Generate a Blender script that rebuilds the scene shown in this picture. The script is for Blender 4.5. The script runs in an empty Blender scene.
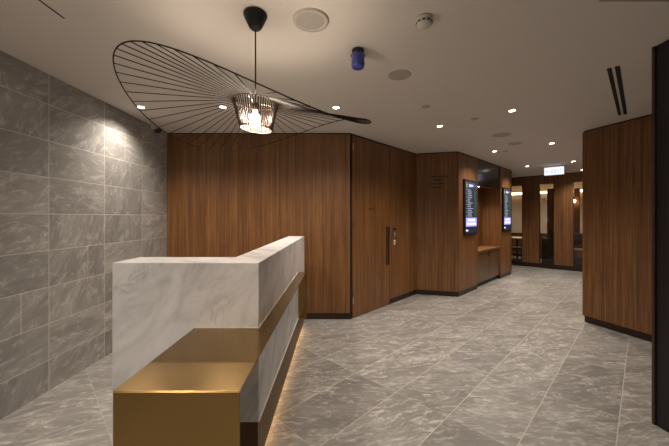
import bpy, bmesh, math, random
from mathutils import Vector, Matrix
random.seed(7)
S = bpy.context.scene
C = S.collection
PI = math.pi

# ------------------------------------------------------------ camera / world / exposure
cam = bpy.data.objects.new('camera', bpy.data.cameras.new('camera'))
C.objects.link(cam)
cam.location = (0, 0, 1.427)
cam.rotation_euler = (PI/2, 0, 0)
cam.data.sensor_width = 36
cam.data.lens = 36*306/669
cam.data.shift_x = -2.5/669
cam.data.shift_y = -6/669
cam.data.clip_start = 0.02
S.camera = cam
w = bpy.data.worlds.new('world'); S.world = w; w.use_nodes = True
w.node_tree.nodes['Background'].inputs[0].default_value = (1.0, 0.86, 0.72, 1)
w.node_tree.nodes['Background'].inputs[1].default_value = 0.05
S.view_settings.view_transform = 'Standard'
S.view_settings.look = 'None'
S.view_settings.gamma = 1
S.view_settings.use_curve_mapping = False
S.view_settings.exposure = 1.0
WARM = (1.0, 0.87, 0.74)
SPOT_W = 49.0          # watts of one ceiling downlight
BULB_W = 7.0          # the pendant's bulb
H = 2.6                # ceiling height

# ------------------------------------------------------------ material helpers
class NT:
    """tiny node-expression helper"""
    def __init__(s, name):
        s.m = bpy.data.materials.new(name); s.m.use_nodes = True
        s.t = s.m.node_tree; s.n = s.t.nodes; s.b = s.n['Principled BSDF']
    def put(s, inp, v):
        if hasattr(v, 'links') or isinstance(v, bpy.types.NodeSocket): s.t.links.new(v, inp)
        else: inp.default_value = v
    def math(s, op, a, b=None, c=None):
        n = s.n.new('ShaderNodeMath'); n.operation = op
        s.put(n.inputs[0], a)
        if b is not None: s.put(n.inputs[1], b)
        if c is not None: s.put(n.inputs[2], c)
        return n.outputs[0]
    def pos(s):
        g = s.n.new('ShaderNodeNewGeometry'); x = s.n.new('ShaderNodeSeparateXYZ')
        s.t.links.new(g.outputs['Position'], x.inputs[0]); return x.outputs[0], x.outputs[1], x.outputs[2]
    def vec(s, x, y, z=0.0):
        c = s.n.new('ShaderNodeCombineXYZ')
        for i, v in enumerate((x, y, z)): s.put(c.inputs[i], v)
        return c.outputs[0]
    def noise(s, v, scale=1, detail=4, rough=.55, dist=0.0):
        n = s.n.new('ShaderNodeTexNoise'); s.put(n.inputs['Vector'], v)
        n.inputs['Scale'].default_value = scale; n.inputs['Detail'].default_value = detail
        n.inputs['Roughness'].default_value = rough; n.inputs['Distortion'].default_value = dist
        return n.outputs['Fac']
    def white(s, v):
        n = s.n.new('ShaderNodeTexWhiteNoise'); n.noise_dimensions = '3D'; s.put(n.inputs['Vector'], v)
        return n.outputs['Value']
    def ramp(s, f, stops):
        n = s.n.new('ShaderNodeValToRGB'); s.put(n.inputs[0], f)
        e = n.color_ramp.elements
        while len(e) < len(stops): e.new(.5)
        for k, (p, c) in enumerate(stops):
            e[k].position = p
            e[k].color = (*c, 1) if isinstance(c, tuple) else (c, c, c, 1)
        return n.outputs[0]
    def mix(s, f, a, b, mode='MIX'):
        n = s.n.new('ShaderNodeMix'); n.data_type = 'RGBA'; n.blend_type = mode
        s.put(n.inputs[0], f)
        for i, v in ((6, a), (7, b)):
            s.put(n.inputs[i], (*v, 1) if isinstance(v, tuple) and len(v) == 3 else v)
        return n.outputs[2]
    def bump(s, h, strength=.1, dist=.01):
        n = s.n.new('ShaderNodeBump'); n.inputs['Strength'].default_value = strength
        n.inputs['Distance'].default_value = dist; s.put(n.inputs['Height'], h)
        s.t.links.new(n.outputs[0], s.b.inputs['Normal'])
    def col(s, c): s.put(s.b.inputs['Base Color'], (*c, 1) if isinstance(c, tuple) and len(c) == 3 else c)
    def set(s, **k):
        for a, v in k.items(): s.put(s.b.inputs[a.replace('_', ' ')], v)

def plain(name, c, rough=.5, metal=0, var=.08, scale=30, spec=.5):
    k = NT(name)
    g = k.n.new('ShaderNodeTexCoord')
    f = k.noise(g.outputs['Object'], scale, 3)
    k.col(k.mix(f, tuple(x*(1-var) for x in c), tuple(min(1, x*(1+var)) for x in c)))
    k.set(Roughness=rough, Metallic=metal)
    k.b.inputs['Specular IOR Level'].default_value = spec
    return k.m

def emit(name, c, st):
    k = NT(name); k.col((.02, .02, .02))
    k.b.inputs['Emission Color'].default_value = (*c, 1); k.b.inputs['Emission Strength'].default_value = st
    return k.m

def stone_tiles(name, u, v, tu, tv, pu, pv, joint, base, light, vein, k, rough, streak=5.0, ang=.5, jcol=(.5, .47, .42), extra=None, sc=1.0, end=1.0, contrast=1.0, tone=.22, spread=None, fleck=(.42, .68)):
    """stone slabs in a stack-bond grid: u runs along the long side"""
    uu = k.math('DIVIDE', k.math('SUBTRACT', u, pu), tu); vv = k.math('DIVIDE', k.math('SUBTRACT', v, pv), tv)
    iu = k.math('FLOOR', uu); iv = k.math('FLOOR', vv)
    fu = k.math('FRACT', uu); fv = k.math('FRACT', vv)
    du = k.math('MULTIPLY', k.math('MINIMUM', fu, k.math('SUBTRACT', 1.0, fu)), tu)
    dv = k.math('MULTIPLY', k.math('MINIMUM', fv, k.math('SUBTRACT', 1.0, fv)), tv)
    d = k.math('MINIMUM', du, dv)
    r1 = k.white(k.vec(iu, iv, 1.3)); r2 = k.white(k.vec(iu, iv, 7.7)); r3 = k.white(k.vec(iu, iv, 3.1))
    # rotate the figure of every slab a little and shift it
    sp = ang*.9 if spread is None else spread
    a = k.math('MULTIPLY_ADD', r3, sp, ang-sp*.5)
    ca = k.math('COSINE', a); sa = k.math('SINE', a)
    x = k.math('ADD', k.math('MULTIPLY', u, ca), k.math('MULTIPLY', v, sa))
    y = k.math('SUBTRACT', k.math('MULTIPLY', v, ca), k.math('MULTIPLY', u, sa))
    ox = k.math('MULTIPLY', r1, 37.0); oy = k.math('MULTIPLY', r2, 53.0)
    p = k.vec(k.math('ADD', x, ox), k.math('MULTIPLY_ADD', y, streak, oy))
    p2 = k.vec(k.math('ADD', x, oy), k.math('MULTIPLY_ADD', y, 1.6, ox))
    n1 = k.noise(p, 2.2*sc, 7, .62, .8)
    n2 = k.noise(p2, 3.0*sc, 5, .6, 1.6)
    n3 = k.noise(p, 9.0*sc, 5, .6, .5)
    c = k.mix(k.ramp(n1, [(.36, 0.0), (.64, 1.0)]), base, light)
    n4 = k.noise(p, 24.0*sc, 4, .65, .3)
    low = k.noise(p2, 1.3*sc, 2, .5, .4)
    wisp = k.math('MULTIPLY', k.ramp(n1, [(.44, 0.0), (.66, 1.0)]), k.ramp(n4, [(fleck[0], 0.0), (fleck[1], 1.0)]))
    wisp = k.math('MULTIPLY', wisp, k.ramp(low, [(.40, .25), (.60, 1.0)]))
    c = k.mix(k.math('MULTIPLY', wisp, .8*contrast), c, vein)
    ridge = k.math('ABSOLUTE', k.math('SUBTRACT', n2, .5))
    c = k.mix(k.math('MULTIPLY', k.ramp(ridge, [(0, 1.0), (.022, .35), (.06, 0.0)]), k.ramp(n3, [(.42, 0.0), (.6, .75)])), c, vein)
    c = k.mix(k.ramp(n3, [(.56, 0.0), (.74, .6)]), c, vein)
    hv = k.math('MULTIPLY_ADD', r2, tone, 1-tone*.5)
    c = k.mix(1.0, c, k.vec(hv, hv, hv), 'MULTIPLY')
    if extra is not None: dv = k.math('MINIMUM', dv, extra)
    c = k.mix(k.math('MULTIPLY', k.math('LESS_THAN', du, joint*(.5+.5*end)), end), c, jcol)
    c = k.mix(k.math('LESS_THAN', dv, joint), c, jcol)
    k.col(c)
    k.set(Roughness=k.math('MULTIPLY_ADD', n2, .15, rough))
    k.bump(k.math('MULTIPLY_ADD', k.math('GREATER_THAN', d, joint), 1.0, k.math('MULTIPLY', n3, .25)), .25, .002)
    return k.m

# floor : slabs laid at 45 degrees
k = NT('floor_stone'); X, Y, Z = k.pos()
su = k.math('MULTIPLY', k.math('ADD', X, Y), .70711)        # long side runs towards back right
sv = k.math('MULTIPLY', k.math('SUBTRACT', X, Y), .70711)
M_floor = stone_tiles('floor', su, sv, .868, .4345, .515*.70711, -2.012*.70711, .0027, (.225, .219, .206), (.30, .292, .277), (.62, .60, .565), k, .24, 3.8, .62, (.56, .53, .48), sc=.8, end=.5, contrast=1.3, fleck=(.47, .66), tone=.26)
# left wall tiles
k = NT('wall_stone'); X, Y, Z = k.pos()
def seam(k, y0, z0):   # a short additional vertical joint inside one course
    a = k.math('ABSOLUTE', k.math('SUBTRACT', Y, y0))
    return k.math('ADD', a, k.math('MULTIPLY', k.math('GREATER_THAN', k.math('ABSOLUTE', k.math('SUBTRACT', Z, z0+.15)), .15), 9.0))
ex = k.math('MINIMUM', seam(k, 2.91, .852), seam(k, 2.294, .552))
ex = k.math('MINIMUM', ex, seam(k, 3.42, 2.052))
M_wallstone = stone_tiles('wall', Y, Z, .6, .3, 2.517, .252, .0028, (.235, .227, .217), (.335, .327, .315), (.52, .51, .49), k, .42, 3.0, .6, (.56, .535, .50), extra=ex, sc=.75, contrast=.7, tone=.34, spread=1.5, fleck=(.48, .64))

def marble_mat():
    k = NT('desk_marble'); X, Y, Z = k.pos()
    q = k.math('ADD', X, Y)
    a = k.math('ADD', k.math('MULTIPLY', q, .72), k.math('MULTIPLY', Z, .69))
    b = k.math('SUBTRACT', k.math('MULTIPLY', Z, .72), k.math('MULTIPLY', q, .69))
    p = k.vec(a, k.math('MULTIPLY', b, 3.0), k.math('MULTIPLY', k.math('SUBTRACT', X, Y), .6))
    n1 = k.noise(p, 2.0, 7, .6, 1.1)
    n2 = k.noise(k.vec(k.math('MULTIPLY', a, 1.0), k.math('MULTIPLY', b, .6), 3.0), 3.0, 6, .62, .7)
    n3 = k.noise(p, 1.2, 2, .5)
    c = k.ramp(n1, [(.3, (.52, .515, .525)), (.5, (.74, .73, .735)), (.7, (.85, .845, .845))])
    r = k.math('ABSOLUTE', k.math('SUBTRACT', n2, .5))
    f = k.math('MULTIPLY', k.ramp(r, [(0, .8), (.010, .25), (.03, 0.0)]), k.ramp(n3, [(.55, 0.0), (.70, .8)]))
    c = k.mix(f, c, (.30, .27, .27))
    k.col(c); k.set(Roughness=.38)
    return k.m
M_marble = marble_mat()

def wood(name, dark, mid, light, rough=.42):
    k = NT(name); X, Y, Z = k.pos()
    p = k.vec(k.math('MULTIPLY', X, 1.0), k.math('MULTIPLY', Y, 1.0), k.math('MULTIPLY', Z, .012))
    n1 = k.noise(p, 95, 3, .7)
    n2 = k.noise(p, 22, 3, .6)
    p3 = k.vec(X, Y, k.math('MULTIPLY', Z, .06)); n3 = k.noise(p3, 30, 6, .65, .3)
    f = k.math('ADD', k.math('MULTIPLY', n1, .5), k.math('ADD', k.math('MULTIPLY', n2, .3), k.math('MULTIPLY', n3, .2)))
    k.col(k.ramp(f, [(.38, dark), (.5, mid), (.62, light)]))
    k.set(Roughness=rough)
    k.bump(n1, .05, .001)
    return k.m
M_wood = wood('walnut_veneer', (.095, .038, .012), (.185, .080, .026), (.30, .145, .050))
M_wood_dark = wood('walnut_cabinet', (.07, .034, .014), (.12, .062, .026), (.17, .09, .04), .35)
M_paint = plain('ceiling_paint', (.70, .65, .60), .85, 0, .02, 4)
M_bronze = plain('bronze_skirting', (.045, .032, .022), .35, .6)
M_pull = plain('door_pull_bronze', (.085, .045, .022), .45, .2)
M_letter = plain('burnt_lettering', (.045, .024, .014), .5)
M_gap = plain('shadow_gap_black', (.008, .006, .005), .6)
M_black = plain('matt_black', (.008, .008, .009), .5)
M_blackwall = NT('black_polished_panel'); _k = M_blackwall
_X, _Y, _Z = _k.pos()
_n = _k.noise(_k.vec(_X, _Y, _Z), 4, 5)
_k.col(_k.mix(_n, (.006, .006, .008), (.014, .012, .014))); _k.set(Roughness=.5); M_blackwall = _k.m
M_trim = plain('copper_edge_trim', (.07, .035, .025), .5, .2)
M_dglass = plain('dark_glass', (.035, .031, .032), .16)
M_white = plain('white_plastic', (.68, .64, .58), .45)
M_grille = plain('painted_grille', (.42, .385, .35), .7)
M_sprim = plain('speaker_rim', (.52, .47, .42), .5)
M_grey = plain('grey_plastic', (.30, .28, .26), .5)
M_steel = plain('brushed_steel', (.55, .53, .50), .3, 1.0)
M_cream = plain('cream_wall_paint', (.62, .56, .47), .8, 0, .03, 3)
M_tabletop = plain('pale_stone_tabletop', (.66, .60, .52), .3)
M_leather = plain('grey_upholstery', (.12, .115, .11), .6)
M_tan = plain('tan_upholstery', (.34, .21, .12), .6)
M_wire = plain('dark_bronze_wire', (.018, .011, .008), .6, .0, spec=.15)
M_slat = plain('copper_brown_slat', (.085, .055, .043), .55, .0)

def blue_mat():
    k = NT('blue_cap_plastic'); g = k.n.new('ShaderNodeTexCoord')
    k.col(k.mix(k.noise(g.outputs['Object'], 12, 2), (.035, .045, .28), (.07, .09, .42)))
    k.set(Roughness=.3); return k.m
M_blue = blue_mat()

def brass_mat():
    k = NT('aged_brass'); X, Y, Z = k.pos()
    n = k.noise(k.vec(X, Y, Z), 2.2, 3, .5, .2)
    b = k.noise(k.vec(k.math('MULTIPLY', X, 160.0), k.math('MULTIPLY', Y, 5.0), k.math('MULTIPLY', Z, 5.0)), 1, 3)
    k.col(k.mix(n, (.29, .18, .065), (.36, .235, .09)))
    k.set(Metallic=1.0, Roughness=k.math('MULTIPLY_ADD', n, .12, .20))
    return k.m
M_brass = brass_mat()
M_brass_shaded = plain('brass_plinth_shaded', (.12, .062, .022), .4, .35)  # brass of the plinth, with its shadow put into a darker brown
M_edge = plain('polished_edge_trim', (.82, .77, .68), .35, 0)

def glass_mat():
    k = NT('window_glass'); t = k.t; o = k.n['Material Output']
    tr = k.n.new('ShaderNodeBsdfTransparent'); gl = k.n.new('ShaderNodeBsdfGlossy'); mx = k.n.new('ShaderNodeMixShader')
    tr.inputs[0].default_value = (.90, .86, .82, 1); gl.inputs['Roughness'].default_value = .02
    fr = k.n.new('ShaderNodeFresnel'); fr.inputs[0].default_value = 1.45
    t.links.new(fr.outputs[0], mx.inputs[0]); t.links.new(tr.outputs[0], mx.inputs[1]); t.links.new(gl.outputs[0], mx.inputs[2])
    t.links.new(mx.outputs[0], o.inputs[0]); return k.m
M_glass = glass_mat()

# ------------------------------------------------------------ object helpers
def obj(name, bm, mat, parent=None, smooth=False, bevel=0.0, seg=2):
    me = bpy.data.meshes.new(name)
    if parent is not None:
        L = Vector((0, 0, 0)); p = parent
        while p is not None: L += p.location; p = p.parent
        bmesh.ops.translate(bm, vec=-L, verts=bm.verts)
    bmesh.ops.recalc_face_normals(bm, faces=bm.faces)
    bm.to_mesh(me); bm.free()
    me.materials.append(mat)
    if smooth:
        for p in me.polygons: p.use_smooth = True
    o = bpy.data.objects.new(name, me); C.objects.link(o)
    if parent is not None: o.parent = parent
    if bevel:
        b = o.modifiers.new('bevel', 'BEVEL'); b.width = bevel; b.segments = seg; b.limit_method = 'ANGLE'
    return o
def thing(name, label, cat, loc=(0, 0, 0), group=None):
    o = bpy.data.objects.new(name, None); C.objects.link(o); o.location = loc
    o.empty_display_size = .1
    o['label'] = label; o['category'] = cat
    if group: o['group'] = group
    return o
def tag(o, label, cat, group=None):
    o['label'] = label; o['category'] = cat
    if group: o['group'] = group
    return o
def struct(name, bm, mat, **kw):
    o = obj(name, bm, mat, **kw); o['kind'] = 'structure'; return o
def shell(name, loc):
    o = bpy.data.objects.new(name, None); C.objects.link(o); o.location = loc; o['kind'] = 'structure'; return o
def box(bm, x0, x1, y0, y1, z0, z1):
    vs = [bm.verts.new((x, y, z)) for x in (x0, x1) for y in (y0, y1) for z in (z0, z1)]
    for f in ((0, 1, 3, 2), (4, 6, 7, 5), (0, 4, 5, 1), (2, 3, 7, 6), (0, 2, 6, 4), (1, 5, 7, 3)):
        bm.faces.new([vs[i] for i in f])
    return bm
def B(*a):
    bm = bmesh.new(); box(bm, *a); return bm
class Frame:
    """a wall line: u along it, n out into the room, z up"""
    def __init__(s, p, q, flip=1):
        s.p = Vector((p[0], p[1], 0)); d = Vector((q[0]-p[0], q[1]-p[1], 0)); s.L = d.length; s.u = d/s.L
        s.n = Vector((s.u.y, -s.u.x, 0))*flip
    def at(s, u, n, z): return s.p+s.u*u+s.n*n+Vector((0, 0, z))
    def box(s, bm, u0, u1, n0, n1, z0, z1):
        vs = [bm.verts.new(s.at(u, n, z)) for u in (u0, u1) for n in (n0, n1) for z in (z0, z1)]
        for f in ((0, 1, 3, 2), (4, 6, 7, 5), (0, 4, 5, 1), (2, 3, 7, 6), (0, 2, 6, 4), (1, 5, 7, 3)):
            bm.faces.new([vs[i] for i in f])
        return bm
    def B(s, *a):
        bm = bmesh.new(); s.box(bm, *a); return bm
def lathe(prof, c=(0, 0, 0), n=40, bm=None, caps=True):
    bm = bm or bmesh.new(); rings = []
    for r, z in prof:
        rings.append([bm.verts.new((c[0]+r*math.cos(2*PI*i/n), c[1]+r*math.sin(2*PI*i/n), c[2]+z)) for i in range(n)])
    for a, b in zip(rings, rings[1:]):
        for i in range(n): bm.faces.new((a[i], a[(i+1) % n], b[(i+1) % n], b[i]))
    if caps:
        for r in (rings[0], rings[-1]): bm.faces.new(r)
    return bm
def tube(pts, r, n=8, closed=False, bm=None):
    bm = bm or bmesh.new(); pts = [Vector(p) for p in pts]; N = len(pts); rings = []
    for i, p in enumerate(pts):
        if closed: t = pts[(i+1) % N]-pts[i-1]
        else: t = pts[min(i+1, N-1)]-pts[max(i-1, 0)]
        t.normalize()
        a = Vector((0, 0, 1)) if abs(t.z) < .9 else Vector((1, 0, 0))
        x = t.cross(a).normalized(); y = t.cross(x)
        rings.append([bm.verts.new(p+x*(r*math.cos(2*PI*j/n))+y*(r*math.sin(2*PI*j/n))) for j in range(n)])
    for i in range(N if closed else N-1):
        a, b = rings[i], rings[(i+1) % N]
        for j in range(n): bm.faces.new((a[j], a[(j+1) % n], b[(j+1) % n], b[j]))
    if not closed: bm.faces.new(rings[0]); bm.faces.new(rings[-1])
    return bm
def dup(root, loc, label=None, group=None, rotz=None):
    def cp(o, par):
        c = o.copy(); C.objects.link(c)
        if par is not None: c.parent = par
        for ch in list(o.children): cp(ch, c)
        return c
    r = cp(root, None); r.location = loc
    if label: r['label'] = label
    if group: r['group'] = group
    if rotz is not None: r.rotation_euler = (0, 0, rotz)
    return r

# ------------------------------------------------------------ the shell
def poly_slab(pts, z0, z1):
    bm = bmesh.new()
    a = [bm.verts.new((x, y, z0)) for x, y in pts]; b = [bm.verts.new((x, y, z1)) for x, y in pts]
    bm.faces.new(a); bm.faces.new(b)
    for i in range(len(pts)):
        j = (i+1) % len(pts); bm.faces.new((a[i], a[j], b[j], b[i]))
    return bm
struct('floor', B(-2.5, 13, -3.1, 15, -.1, 0), M_floor)
struct('ceiling', B(-2.5, 13, -3.1, 15, H, H+.1), M_paint)
struct('wall_left', B(-2.469, -2.369, -3.0, 4.364, 0, H), M_wallstone)
struct('wall_front', B(-2.469, 2.5, -3.1, -3.0, 0, H), M_paint)

SK = .088
def panel_wall(name, fr, u0, u1, thick=.1, base=None, mat=None, gap=True, sk=SK, extra0=0, extra1=0):
    struct(name, fr.B(u0, u1, -thick, 0, sk, H-.018), mat or M_wood)
    if gap: struct('trim_'+str(panel_wall.i), fr.B(u0, u1, -thick, -.012, H-.018, H), M_gap); panel_wall.i += 1
    if base: struct(base, fr.B(u0, u1-extra1, -thick, -.008, 0, sk), M_bronze)
panel_wall.i = 1
FB = Frame((-2.369, 4.264), (.180, 4.264))            # back wall
panel_wall('wall_back', FB, 0, FB.L, base='baseboard_back')
# shadow gap where the back wall turns towards the door
P2 = (.188, 4.264); P3 = (1.468, 5.65); P4 = (2.170, 5.457); P5 = (4.373, 7.66)
FD = Frame(P2, P3); FC = Frame(P3, P4); FS = Frame(P4, P5)
struct('trim_10', FD.B(-.006, .045, -.10, -.012, 0, H), M_gap)
struct('wall_door', FD.B(.99, FD.L+.0, -.1, 0, SK, H-.018), M_wood)
struct('trim_11', FD.B(.0, FD.L, -.1, -.012, H-.018, H), M_gap)
struct('baseboard_door', FD.B(.99, FD.L, -.1, -.008, 0, SK), M_bronze)
struct('trim_12', FD.B(.978, .990, -.1, -.02, 0, H-.018), M_gap)
# the door leaf, full height
door = shell('door_1', FD.at(.5, -.02, 0))
obj('door_leaf', FD.B(.048, .980, -.045, -.001, .006, H-.03), M_wood, door)
for z in (2.37, 1.26, .20):
    o = obj('hinge', FD.B(.050, .066, -.002, .006, z, z+.10), M_steel, door, bevel=.002)
    o['label'] = 'silver hinge'
bm = FD.B(.885, .899, .0, .022, .66, 1.27); FD.box(bm, .899, .935, .0, .004, .66, 1.27); FD.box(bm, .935, .945, .0, .022, .66, 1.27)
o = obj('door_handle', bm, M_pull, door); o['label'] = 'tall dark bronze pull'
bm = bmesh.new(); u = .425
for wd in (.016, .012, .014, .013, .016, 0, .013, .016, .012, .014):
    if wd: FD.box(bm, u, u+wd-.004, -.001, .002, 1.540, 1.556)
    u += wd or .012
o = obj('door_lettering', bm, M_letter, door); o['label'] = 'small line of dark lettering'

struct('wall_centre', FC.B(-.0, FC.L, -.1, 0, SK, H-.018), M_wood)
struct('trim_13', FC.B(0, FC.L-.012, -.1, -.012, H-.018, H), M_gap)
struct('baseboard_centre', FC.B(0, FC.L-.008, -.1, -.008, 0, SK), M_bronze)

# screen wall with a niche
N0, N1 = .895, 2.267
bm = FS.B(0, N0, -.1, 0, SK, H-.018); FS.box(bm, N1, FS.L, -.1, 0, SK, H-.018)
FS.box(bm, N0-.1, N0, -.5, -.1, 0, H); FS.box(bm, N1, N1+.1, -.5, -.1, 0, H)
FS.box(bm, N0, N1, -.5, -.4, 0, H)
FS.box(bm, N0, N1, -.4, -.1, 2.10, 2.13)
struct('wall_screen', bm, M_wood)
struct('trim_14', FS.B(.012, FS.L, -.1, -.012, H-.018, H), M_gap)
bm = FS.B(.008, N0, -.1, -.008, 0, SK); FS.box(bm, N1, FS.L-.01, -.1, -.008, 0, SK)
struct('baseboard_screen', bm, M_bronze)
tag(obj('bulkhead_panel', FS.B(N0+.002, N1-.002, -.06, -.02, 2.08, H-.02), M_dglass), 'glossy dark panel above the niche between the two screens', 'panel')
FE = Frame(P5, (P5[0]-1.9, P5[1]+1.9))                 # end return of the screen wall
struct('wall_return', FE.B(0, FE.L, -.1, 0, SK, H-.018), M_wood)
struct('baseboard_return', FE.B(.01, FE.L, -.1, -.008, 0, SK), M_bronze)

# niche cupboard and counter
cb = thing('cupboard', 'low brown two-door cupboard filling the niche under the ledge', 'cupboard', FS.at((N0+N1)/2, -.2, 0))
obj('body', FS.B(N0+.004, N1-.004, -.396, -.05, .085, .70), M_wood_dark, cb)
mid = (N0+N1)/2
for a, b, hx in ((N0+.006, mid-.003, mid-.04), (mid+.003, N1-.006, mid+.03)):
    d = obj('door', FS.B(a, b, -.049, -.028, .09, .695), M_wood_dark, cb, bevel=.002)
    obj('handle', FS.B(hx, hx+.01, -.027, -.018, .58, .68), M_bronze, d)
obj('plinth', FS.B(N0+.004, N1-.004, -.39, -.07, 0, .084), M_black, cb)
tag(obj('counter_ledge', FS.B(N0+.003, N1-.003, -.397, -.01, .703, .745), M_wood, bevel=.003), 'shallow timber ledge in the wooden niche between the screens', 'counter')

# far wall with slot windows
FF = Frame((3.33, 11.0), (8.9, 5.43), 1)
WIN = [(2.588, 2.935), (3.352, 3.698), (4.115, 4.462)]
ZB, ZT = .12, 2.36
bm = bmesh.new(); u = 0
for a, b in WIN:
    FF.box(bm, u, a, -.08, 0, ZB, ZT); u = b
FF.box(bm, u, FF.L, -.08, 0, ZB, ZT)
FF.box(bm, 0, FF.L, -.08, 0, ZT, H-.018)
struct('wall_far', bm, M_wood)
struct('trim_15', FF.B(0, FF.L, -.08, -.012, H-.018, H), M_gap)
struct('baseboard_far', FF.B(0, FF.L, -.08, -.0, 0, ZB), M_bronze)
for i, (a, b) in enumerate(WIN):
    wd = shell('window_%d' % (i+1), FF.at((a+b)/2, -.05, ZB))
    bm = FF.B(a, a+.012, -.079, -.004, ZB, ZT); FF.box(bm, b-.012, b, -.079, -.004, ZB, ZT)
    FF.box(bm, a+.012, b-.012, -.079, -.004, ZT-.012, ZT); FF.box(bm, a+.012, b-.012, -.079, -.004, ZB, ZB+.012)
    obj('window_frame', bm, M_bronze, wd)
    obj('window_pane', FF.B(a+.012, b-.012, -.045, -.037, ZB+.012, ZT-.012), M_glass, wd)

# right-hand block, its hidden flank, and the black wall beside the camera
A = (3.357, 4.185)
FR = Frame(A, (A[0]+.2822*2.4, A[1]-.9593*2.4))
struct('wall_right', FR.B(0, FR.L, -.1, 0, SK, H-.018), M_wood)
struct('trim_16', FR.B(.012, FR.L, -.1, -.012, H-.018, H), M_gap)
struct('baseboard_right', FR.B(.016, FR.L, -.1, -.016, 0, SK), M_bronze)
FR2 = Frame((A[0]+.965*5.5, A[1]+.263*5.5), A)
struct('wall_flank', FR2.B(0, FR2.L-.002, -.1, 0, SK, H-.018), M_wood)
struct('baseboard_flank', FR2.B(0, FR2.L-.02, -.1, -.016, 0, SK), M_bronze)
struct('wall_side', B(2.19, 2.34, -3.0, 2.10, 0, H), M_blackwall)
struct('trim_17', B(2.178, 2.34, 2.10, 2.118, 0, H), M_trim)
struct('wall_end', B(2.34, 4.4, 1.0, 1.1, 0, H), M_wood)

# ------------------------------------------------------------ lounge beyond the slot windows
LD = 2.8
struct('wall_lounge', FF.B(0, FF.L, -LD-.1, -LD, 0, H), M_cream)
FL1 = Frame(FF.at(0, -LD, 0), FF.at(0, 0, 0)); FL2 = Frame(FF.at(FF.L, 0, 0), FF.at(FF.L, -LD, 0))
struct('wall_lounge_left', FL1.B(0, LD, 0, .1, 0, H), M_cream)
struct('wall_lounge_right', FL2.B(0, LD, 0, .1, 0, H), M_cream)
M_strip = emit('warm_strip', (1.0, .72, .40), 5.0)
st = thing('strip_light', 'long glowing warm strip light high on the lounge wall seen through the slots', 'light', FF.at(3.3, -LD+.03, 2.27))
obj('housing', FF.B(.6, 6.9, -LD+.001, -LD+.03, 2.25, 2.36), M_white, st)
obj('diffuser', FF.B(.62, 6.88, -LD+.031, -LD+.06, 2.262, 2.335), M_strip, st)
sb = thing('sideboard', 'long dark sideboard along the cream lounge wall behind the windows', 'sideboard', FF.at(2.8, -LD+.2, 0))
obj('body', FF.B(1.2, 5.2, -LD+.002, -LD+.36, .06, .80), M_wood_dark, sb)
obj('top', FF.B(1.18, 5.22, -LD+.001, -LD+.38, .80, .84), M_black, sb)
for i in range(6):
    obj('door', FF.B(1.21+i*.665, 1.21+i*.665+.655, -LD+.361, -LD+.38, .08, .79), M_wood_dark, sb)
# timber screens inside the lounge, behind windows two and three
tag(obj('timber_panel', FF.B(3.435, 3.90, -.60, -.55, 0, 2.25), M_wood), 'narrow upright timber screen just inside the lounge behind the middle slot window', 'panel')
tag(obj('timber_panel', FF.B(3.93, 4.155, -.97, -.92, 0, 2.25), M_wood), 'upright timber screen behind the right-hand slot window', 'panel')
# round table and two chairs seen through window one
tx = FF.at(2.45, -1.36, 0)
tb = thing('round_table', 'pale round-topped table in the lounge behind the left slot window', 'table', (tx.x, tx.y, 0))
obj('tabletop', lathe([(.0001, .72), (.44, .72), (.45, .73), (.45, .745), (.44, .75), (.0001, .75)], tx, 48, caps=False), M_tabletop, tb, True)
obj('pedestal', lathe([(.03, .02), (.03, .72)], tx, 20), M_black, tb, True)
obj('foot', lathe([(.24, 0), (.24, .012), (.05, .03), (.03, .03)], tx, 36), M_black, tb)
def stool(c, label):
    t = thing('stool', label, 'stool', (c.x, c.y, 0), 'stools in the lounge')
    obj('seat', lathe([(.0001, .43), (.17, .43), (.185, .445), (.185, .47), (.17, .485), (.0001, .49)], c, 32, caps=False), M_black, t, True)
    for i in range(4):
        a = PI/4+PI/2*i
        obj('leg', tube([(c.x+.12*math.cos(a), c.y+.12*math.sin(a), .43), (c.x+.19*math.cos(a), c.y+.19*math.sin(a), 0)], .011), M_black, t, True)
    obj('foot_ring', tube([(c.x+.165*math.cos(2*PI*i/32), c.y+.165*math.sin(2*PI*i/32), .17) for i in range(32)], .007, 6, True), M_black, t, True)
stool(FF.at(2.57, -.70, 0), 'black backless stool in front of the pale round lounge table')
stool(FF.at(2.80, -1.98, 0), 'black backless stool on the far side of the pale round lounge table')
# black upright cabinet with a tap behind window two
cc = thing('drinks_cabinet', 'black upright cabinet standing behind the middle slot window', 'cabinet', FF.at(3.56, -.3, 0))
obj('body', FF.B(3.38, 3.76, -.50, -.16, .05, .82), M_black, cc, bevel=.004)
obj('plinth', FF.B(3.40, 3.74, -.48, -.18, 0, .05), M_black, cc)
obj('door', FF.B(3.385, 3.755, -.159, -.145, .07, .81), M_black, cc, bevel=.003)
p = FF.at(3.56, -.3, .822)
tag(obj('bottle', lathe([(.03, 0), (.035, .01), (.035, .14), (.014, .19), (.013, .25), (.016, .255), (.016, .27)], p, 20), M_black, smooth=True), 'dark slim bottle standing on the black upright cabinet', 'bottle')
# upholstered bench behind window three
bn = thing('bench_sofa', 'grey and tan upholstered bench behind the right slot window', 'sofa', FF.at(4.85, -.5, 0))
obj('base', FF.B(3.95, 5.3, -.85, -.25, .02, .33), M_black, bn)
obj('seat', FF.B(3.95, 5.3, -.85, -.22, .335, .56), M_tan, bn, bevel=.03, seg=3)
obj('backrest', FF.B(3.95, 5.3, -.86, -.70, .565, .97), M_leather, bn, bevel=.04, seg=3)
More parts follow.
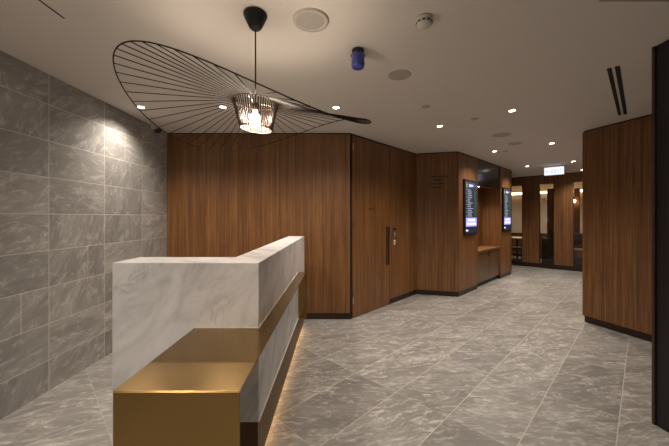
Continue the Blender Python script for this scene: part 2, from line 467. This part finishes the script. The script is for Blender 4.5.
# small globe lamp
g = FF.at(4.025, -.80, 1.88)
lamp = thing('globe_pendant', 'small glowing globe lamp hanging behind the right slot window', 'lamp', (g.x, g.y, H-.0001))
obj('cord', tube([(g.x, g.y, H-.001), (g.x, g.y, g.z+.045)], .004), M_black, lamp)
M_globe = emit('globe_glow', (1, .8, .6), 9.0)
obj('globe', lathe([(.0001, -.05)]+[(.05*math.cos(a), .05*math.sin(a)) for a in [x*PI/12-PI/2 for x in range(1, 12)]]+[(.0001, .05)], g, 24, caps=False), M_globe, lamp, True)

# ------------------------------------------------------------ reception desk
dk = thing('reception_desk', 'pale marble reception desk wrapped by a low brass shelf', 'desk', (-.8, 2.4, 0))
DX0, DX1, DY0, DYI, DY1 = -1.235, -.430, 1.68, 1.92, 4.03
DXI = DX1-.205; DZ = 1.176; KZ = .307
bm = poly_slab([(DX0, DY0), (DX1, DY0), (DX1, DY1), (DXI, DY1), (DXI, DYI), (DX0, DYI)], KZ, DZ)
obj('marble_body', bm, M_marble, dk, bevel=.0025, seg=1)
obj('marble_end', B(DX0, -.80, DY0, DYI, 0, KZ), M_marble, dk)
bm = poly_slab([(-.799, DY0+.006), (DX1-.006, DY0+.006), (DX1-.006, DY1-.006), (DXI+.03, DY1-.006), (DXI+.03, DYI-.03), (-.799, DYI-.03)], .05, KZ)
obj('plinth', bm, M_brass_shaded, dk)
bm = B(-.785, DX1+.002, DY0-.003, DY0+.004, KZ-.004, KZ+.004); box(bm, DX1-.004, DX1+.004, DY0-.004, DY1, KZ-.006, KZ+.004)
obj('bottom_trim', bm, M_edge, dk)
# brass ribbon : top, front leg, far leg
BX0, BX1, BY0, BY1, BZ = -.785, -.340, 1.071, 3.40, .818
t = .004
top = poly_slab([(BX0, BY0), (BX1, BY0), (BX1, BY1), (DX1+.001, BY1), (DX1+.001, DY0-.001), (BX0, DY0-.001)], BZ-t, BZ)
obj('brass_shelf', top, M_brass, dk, bevel=.0015, seg=1)
obj('brass_leg', B(BX0, BX1, BY0, BY0+t, 0, BZ-t), M_brass, dk, bevel=.0015, seg=1)
obj('brass_leg', B(DX1+.002, BX1, BY1-.012, BY1, KZ, BZ-t), M_brass, dk, bevel=.0015, seg=1)
bm = B(BX0, DX1+.001, DY0-.004, DY0-.001, BZ, BZ+.004); box(bm, DX1+.001, DX1+.004, DY0-.004, BY1, BZ, BZ+.004)
o = obj('joint_trim', bm, M_edge, dk); o['label'] = 'bright line where shelf meets marble'
# the lit strip tucked under the plinth
M_led = emit('led_strip', (1.0, .58, .26), 10.0)
bm = B(DX1-.085, DX1-.065, DY0+.03, DY1-.03, .040, .0495)
o = obj('led_strip', bm, M_led, dk); o['label'] = 'glowing amber strip under the plinth'

# ------------------------------------------------------------ pendant
CX, CY, RR = -.472, 1.77, .664
def zring(a): return 2.014-.0285*math.cos(a)+.0205*math.sin(a)+.1226*math.sin(2*a)-.003
def ringp(a): return Vector((CX+RR*math.cos(a), CY+RR*math.sin(a), zring(a)))
pd = thing('pendant_lamp', 'large black wire pendant lamp with a sweeping twisted brim', 'lamp', (CX, CY, H))
obj('ceiling_canopy', lathe([(.066, -.0005), (.068, -.006), (.066, -.014), (.036, -.078), (.026, -.088), (.012, -.091)], (CX, CY, H), 36), M_black, pd, True)
obj('cord', tube([(CX, CY, H-.088), (CX+.001, CY, 2.35), (CX, CY, 2.085)], .0042), M_wire, pd, True)
obj('brim_ring', tube([ringp(2*PI*i/160) for i in range(160)], .0029, 8, True), M_wire, pd, True)
NR = 55
rt, rb = .126, .090
def tpt(a): return Vector((CX+rt*math.cos(a), CY+rt*math.sin(a), 2.088-.07*rt*math.cos(a)*1.0))
def bpt(a): return Vector((CX+rb*math.cos(a)+.004, CY+rb*math.sin(a), 1.937-.07*rb*math.cos(a)*1.2))
for i in range(NR):
    a = math.radians(-107.7)+2*PI*i/NR
    obj('rib', tube([ringp(a), tpt(a)], .0021, 6), M_wire, pd, True)
for i in range(NR):
    a = math.radians(-107.7)+2*PI*i/NR
    obj('shade_slat', tube([tpt(a), bpt(a)], .0034, 6), M_slat, pd, True)
obj('shade_rim', tube([tpt(2*PI*i/64) for i in range(64)], .0035, 8, True), M_slat, pd, True)
o = obj('shade_rim', tube([bpt(2*PI*i/64) for i in range(64)], .0035, 8, True), M_slat, pd, True)
# spider holding the basket to the lamp holder
bm = bmesh.new()
for i in range(3):
    a = 2*PI*i/3+.4; tube([(CX, CY, 2.082), tpt(a)], .002, 6, bm=bm)
obj('spider', bm, M_white, pd, True)
obj('lamp_holder', lathe([(.018, 2.085), (.021, 2.08), (.021, 2.045), (.016, 2.04)], (CX, CY, 0), 24), M_slat, pd, True)
M_bulb = emit('bulb_glow', (1.0, .84, .67), BULB_W*28)
obj('bulb', lathe([(.013, 2.040), (.014, 2.03), (.024, 2.01), (.030, 1.985), (.028, 1.965), (.016, 1.95), (.0005, 1.946)], (CX, CY, 0), 24), M_bulb, pd, True)


# ------------------------------------------------------------ downlights
M_lens = emit('downlight_lens', (1.0, .88, .70), 14.0)
def make_downlight(loc, label):
    t = thing('downlight', label, 'ceiling light', loc, 'recessed ceiling downlights')
    x, y, z = loc
    obj('trim_ring', lathe([(.030, -.001), (.032, -.004), (.045, -.004), (.047, 0.0)], loc, 32, caps=False), M_white, t, True)
    obj('lens', lathe([(.0001, -.0025), (.0315, -.0025)], loc, 32, caps=False), M_lens, t)
    l = bpy.data.lights.new('downlight_beam', 'SPOT'); l.energy = SPOT_W; l.color = WARM
    l.spot_size = math.radians(134); l.spot_blend = 1.0; l.shadow_soft_size = .03
    lo = bpy.data.objects.new('downlight_beam', l); C.objects.link(lo); lo.parent = t; lo.location = (0, 0, -.012)
    return t
spots = [
 (-2.09, 3.262, 'downlight nearest the stone wall, left of the three in a row'),
 (-1.215, 3.262, 'downlight seen through the pendant ribs, middle of the row of three'),
 (-.010, 3.278, 'downlight just above the right tip of the pendant brim'),
 (1.327, 3.944, 'downlight in front of the closed timber door'),
 (1.93, 3.373, 'downlight in mid ceiling, nearest one left of the slot diffuser'),
 (2.815, 5.463, 'downlight close to the first wall screen'),
 (3.418, 4.87, 'downlight between the slot diffuser and the small round ceiling grilles'),
 (4.396, 7.065, 'downlight just left of the illuminated ceiling sign'),
 (4.983, 6.455, 'downlight just right of the illuminated ceiling sign'),
 (6.10, 7.604, 'farthest downlight, at the corner of the right timber wall'),
 (-1.4, .3, 'unseen downlight added over the open floor behind the camera on the left'),  # the rest are unseen, added to brighten the marble front and floor
 (-.45, .35, 'unseen downlight added above the front of the brass shelf'),
 (-.9, -1.6, 'rearmost unseen downlight added on the left behind the camera'),
 (1.1, -1.6, 'rearmost unseen downlight added on the right behind the camera')]
d0 = make_downlight((spots[0][0], spots[0][1], H), spots[0][2])
for x, y, lb in spots[1:]: dup(d0, (x, y, H), lb)
# niche lamp and lounge lamps
def lamp_area(name, par, loc, size, e, col=WARM):
    l = bpy.data.lights.new(name, 'SPOT'); l.energy = e; l.color = col; l.spot_size = math.radians(130); l.spot_blend = 1; l.shadow_soft_size = size
    o = bpy.data.objects.new(name, l); C.objects.link(o); o.location = loc; return o
q = FS.at(1.58, -.25, 2.10)
nl = dup(d0, (q.x, q.y, 2.10), 'downlight set in the top of the wooden niche')
for ch in nl.children:
    if ch.type == 'LIGHT': ch.data = ch.data.copy(); ch.data.energy = 26
for (u, n) in ((1.6, -1.5), (3.3, -1.7), (5.0, -1.7)):
    q = FF.at(u, n, H); dl = dup(d0, (q.x, q.y, H), {1.6: 'lounge downlight over the round table', 3.3: 'lounge downlight behind the middle slot window', 5.0: 'lounge downlight over the upholstered bench'}[u])

# ------------------------------------------------------------ ceiling fittings
def speaker(x, y, r, label):
    t = thing('ceiling_speaker', label, 'speaker', (x, y, H))
    obj('rim', lathe([(r*.74, -.004), (r*.80, -.012), (r*.97, -.010), (r, 0)], (x, y, H), 48, caps=False), M_sprim, t, True)
    obj('grille', lathe([(.0001, -.007), (r*.76, -.006)], (x, y, H), 40, caps=False), M_grille, t, True)
speaker(-.155, 1.822, .108, 'large round cream ceiling speaker beside the pendant canopy')
def disc(name, x, y, r, label, cat, mat=M_grille):
    return tag(obj(name, lathe([(.0001, -.006), (r*.9, -.006), (r, 0)], (x, y, H), 40, caps=False), mat, None), label, cat)
disc('ceiling_grille', .517, 2.53, .095, 'flat round grey grille behind the blue-capped detector', 'grille')
disc('ceiling_grille', 2.35, 4.377, .12, 'larger flat oval-looking grille above the centre timber corner', 'grille')
disc('ceiling_grille', 2.85, 4.89, .10, 'second flat round grille, just beyond the larger one', 'grille')
disc('sprinkler_cover', .945, 3.25, .045, 'small round cover plate left of the brightest downlight', 'cover plate')
disc('sprinkler_cover', 1.65, 3.66, .045, 'small round cover plate between two downlights above the centre panels', 'cover plate')
disc('sprinkler_cover', 3.0, 5.44, .045, 'tiny round cover plate right beside the first wall screen downlight', 'cover plate')
t = thing('smoke_detector', 'domed white smoke detector with dark slots near the top of the ceiling', 'smoke detector', (.515, 1.81, H))
obj('base', lathe([(.052, 0), (.052, -.012), (.046, -.016)], (.515, 1.81, H), 40), M_white, t, True)
obj('dome', lathe([(.046, -.016), (.044, -.034), (.034, -.046), (.0001, -.050)], (.515, 1.81, H), 40, caps=False), M_white, t, True)
for i in range(10):
    a = 2*PI*i/10; R = Matrix.Translation((.515, 1.81, H-.028)) @ Matrix.Rotation(a, 4, 'Z')
    bm = B(.040, .0475, -.009, .009, -.004, .004); bmesh.ops.transform(bm, matrix=R, verts=bm.verts)
    obj('slot', bm, M_black, t)
t = thing('smoke_detector', 'ceiling detector under a bright blue plastic cap', 'smoke detector', (.147, 2.15, H))
obj('base', lathe([(.042, 0), (.042, -.022), (.038, -.026)], (.147, 2.15, H), 36), M_black, t, True)
obj('dust_cap', lathe([(.041, -.026), (.046, -.030), (.046, -.11), (.040, -.125), (.0001, -.128)], (.147, 2.15, H), 36, caps=False), M_blue, t, True)
for i in range(3):
    a = 2*PI*i/3+.5; R = Matrix.Translation((.147, 2.15, H-.03)) @ Matrix.Rotation(a, 4, 'Z')
    bm = B(.040, .054, -.008, .008, -.008, .012); bmesh.ops.transform(bm, matrix=R, verts=bm.verts)
    obj('clip', bm, M_black, t)
# camera at the stone wall corner
t = thing('security_camera', 'little black and white camera fixed high on the stone wall', 'camera', (-2.34, 3.92, 2.54))
obj('bracket', B(-2.368, -2.33, 3.89, 3.94, 2.55, H-.001), M_white, t, bevel=.004)
bm = tube([(-2.33, 3.95, 2.535), (-2.24, 3.86, 2.52)], .028, 16)
obj('housing', bm, M_black, t, True)
# slot diffuser : two parallel black slots at 45 degrees
t = thing('slot_diffuser', 'pair of parallel black air slots in the ceiling near the right timber wall', 'air vent', (2.7, 2.95, H))
FV = Frame((2.145, 2.409), (3.247, 3.54))
FV.u = Vector((.7071, .7071, 0)); FV.n = Vector((.7071, -.7071, 0))
obj('slot', FV.B(0, 1.57, -.016, .012, H-.003, H), M_gap, t)
obj('slot', FV.B(0, 1.57, .030, .060, H-.003, H), M_gap, t)
tag(obj('ceiling_joint', B(-1.615, -1.605, .6, 1.806, H-.002, H), M_gap), 'thin dark control joint in the ceiling at upper left', 'ceiling joint')
tag(obj('ceiling_joint', B(1.42, 2.16, 1.655, 1.664, H-.002, H), M_grey), 'thin grey joint in the ceiling at the top right, meeting the black wall', 'ceiling joint')

# exit sign
FX = Frame((4.833, 7.127), (5.094, 6.866))
FX.n = Vector((-.7071, -.7071, 0))
q = FX.at(FX.L/2, 0, H)
t = thing('exit_sign', 'glowing white exit sign hanging from the ceiling before the slot windows', 'sign', q)
obj('mount', FX.B(.06, FX.L-.06, -.02, .02, H-.03, H), M_white, t)
M_sign = emit('sign_glow', (.80, .84, 1.0), .62)
obj('housing', FX.B(-.006, FX.L+.006, -.022, .018, 2.385, H-.031), M_white, t)
obj('sign_face', FX.B(.0, FX.L, .019, .023, 2.39, H-.035), M_sign, t)
M_pale = emit('sign_print', (.50, .56, .66), .5)
STROKES = {'E': [(0, 0, 0, 1), (0, 0, .8, 0), (0, .5, .7, .5), (0, 1, .8, 1)], 'X': [(0, 0, .9, 1), (0, 1, .9, 0)],
           'I': [(.4, 0, .4, 1)], 'T': [(.45, 0, .45, 1), (0, 1, .9, 1)]}
def letter(fr, ch, u, z, h, wd, th, mat, par, n):
    bm = bmesh.new()
    for a, b, c, d in STROKES[ch]:
        p0 = Vector((u+a*wd, z+b*h)); p1 = Vector((u+c*wd, z+d*h)); dd = (p1-p0).normalized()*th/2; nn = Vector((-dd.y, dd.x))
        q = [p0-dd+nn, p1+dd+nn, p1+dd-nn, p0-dd-nn]
        lo = [bm.verts.new(fr.at(v.x, n, v.y)) for v in q]; hi = [bm.verts.new(fr.at(v.x, n+.0012, v.y)) for v in q]
        bm.faces.new(lo); bm.faces.new(hi)
        for i in range(4): j = (i+1) % 4; bm.faces.new((lo[i], lo[j], hi[j], hi[i]))
    return obj('letter', bm, mat, par)
for i, ch in enumerate('EXIT'): letter(FX, ch, .145+i*.052, 2.435, .07, .034, .011, M_pale, t, .0232)
bm = bmesh.new()
FX.box(bm, .03, .10, .0235, .0245, 2.465, 2.477)
q1 = [FX.at(.018, .0240, 2.471), FX.at(.048, .0240, 2.495), FX.at(.048, .0240, 2.447)]
bm.faces.new([bm.verts.new(v) for v in q1])
obj('arrow', bm, M_pale, t)

# ------------------------------------------------------------ wall screens
M_scr = emit('screen_navy', (.030, .045, .16), 0.10)
M_head = emit('screen_header', (.08, .14, .34), 0.15)
M_txt = emit('screen_text', (.55, .62, .80), .36)
M_grn = emit('screen_green', (.06, .20, .17), 0.15)
M_lil = emit('screen_lilac', (.42, .38, .95), .7)
M_wht = emit('screen_white', (.90, .90, 1.0), .8)
M_yel = emit('screen_amber', (.55, .50, .08), 1.0)
def screen(u0, u1, label):
    z0, z1 = 1.09, 2.122; W = u1-u0; Hh = z1-z0
    t = thing('wall_screen', label, 'screen', FS.at((u0+u1)/2, .03, z0), 'portrait information screens')
    obj('casing', FS.B(u0, u1, .001, .033, z0, z1), M_black, t, bevel=.004)
    b = .035
    sc = obj('display', FS.B(u0+b, u1-b, .0335, .035, z0+b, z1-b), M_scr, t)
    def r(name, a, bb, c, d, m):     # fractions of the display
        w_, h_ = W-2*b, Hh-2*b
        return FS.B(u0+b+a*w_, u0+b+bb*w_, .0355, .0365, z1-b-d*h_, z1-b-c*h_)
    obj('header_bar', r('', 0, 1, .0, .13, 0), M_head, t)
    bm = r('', .30, .52, .05, .10, 0); 
    for a in (.55, .62): 
        q = r('', a, a+.05, .05, .09, 0); me = bpy.data.meshes.new('x'); q.to_mesh(me); q.free(); bm.from_mesh(me)
    q = r('', .86, .93, .05, .075, 0); me = bpy.data.meshes.new('x'); q.to_mesh(me); q.free(); bm.from_mesh(me)
    obj('header_text', bm, M_wht, t)
    obj('logo', r('', .04, .14, .04, .12, 0), M_yel, t)
    obj('green_column', r('', .74, .98, .15, .68, 0), M_grn, t)
    rr = random.Random(3)
    for kx in range(15):
        c = .155+kx*.036
        obj('text_row', r('', .16, .16+rr.uniform(.22, .5), c, c+.014, 0), M_txt, t)
        if not kx % 2: obj('row_icon', r('', .03, .075, c-.002, c+.016, 0), M_txt, t)
    obj('notice_box', r('', .03, .97, .70, .87, 0), M_lil, t)
    for (a, bb, c, d) in ((.2, .8, .73, .765), (.1, .9, .80, .835)):
        bm = bmesh.new(); w_, h_ = W-2*b, Hh-2*b; x = a
        while x < bb:
            e = rr.uniform(.05, .10)
            FS.box(bm, u0+b+x*w_, u0+b+min(x+e, bb)*w_, .0370, .0376, z1-b-d*h_, z1-b-c*h_); x += e+.025
        obj('notice_text', bm, M_wht, t)
    obj('footer_mark', r('', .04, .2, .93, .96, 0), M_wht, t)
screen(.185, .782, 'tall lit information screen left of the niche, the nearer and larger-looking one')
screen(2.366, 2.946, 'tall lit information screen right of the niche, beside the far wall')

# door reader and switch
t = thing('card_reader', 'silver keypad reader on the timber panel right of the door', 'card reader', FD.at(1.12, 0, 1.08))
obj('back_plate', FD.B(1.08, 1.165, .001, .012, 1.085, 1.255), M_steel, t, bevel=.003)
obj('sensor_window', FD.B(1.11, 1.16, .0125, .018, 1.205, 1.248), M_black, t)
for r_ in range(3):
    for c_ in range(2):
        obj('key', FD.B(1.102+c_*.028, 1.122+c_*.028, .0125, .017, 1.10+r_*.032, 1.122+r_*.032), M_grey, t)
t = thing('exit_button', 'small white switch plate below the silver reader', 'switch', FD.at(1.13, 0, .97))
obj('plate', FD.B(1.10, 1.155, .001, .010, .965, 1.045), M_white, t, bevel=.003)
obj('button', FD.B(1.117, 1.138, .0105, .016, .99, 1.02), M_steel, t, bevel=.002)
# lettering on the centre timber panel : four short dark lines
t = thing('wall_lettering', 'four short lines of dark metal lettering on the centre timber panel', 'sign', FC.at(.3, 0, 2.0))
rr = random.Random(11)
def fcu(px): 
    tt = (px-337)/306; return (tt*P3[1]-P3[0])/(FC.u.x-tt*FC.u.y)
for (a, b, py) in ((431, 447.5, 176.8), (433.5, 442.5, 180.3), (428.5, 444.5, 183.8), (430.7, 442.5, 187.4)):
    u0, u1 = fcu(a), fcu(b); z = 1.427+(217-py)*5.58/306
    bm = bmesh.new(); x = u0
    while x < u1:
        wd = rr.uniform(.012, .02); FC.box(bm, x, x+wd, .0005, .005, z-.014, z+.014); x += wd+.007
    obj('text_line', bm, M_letter, t)
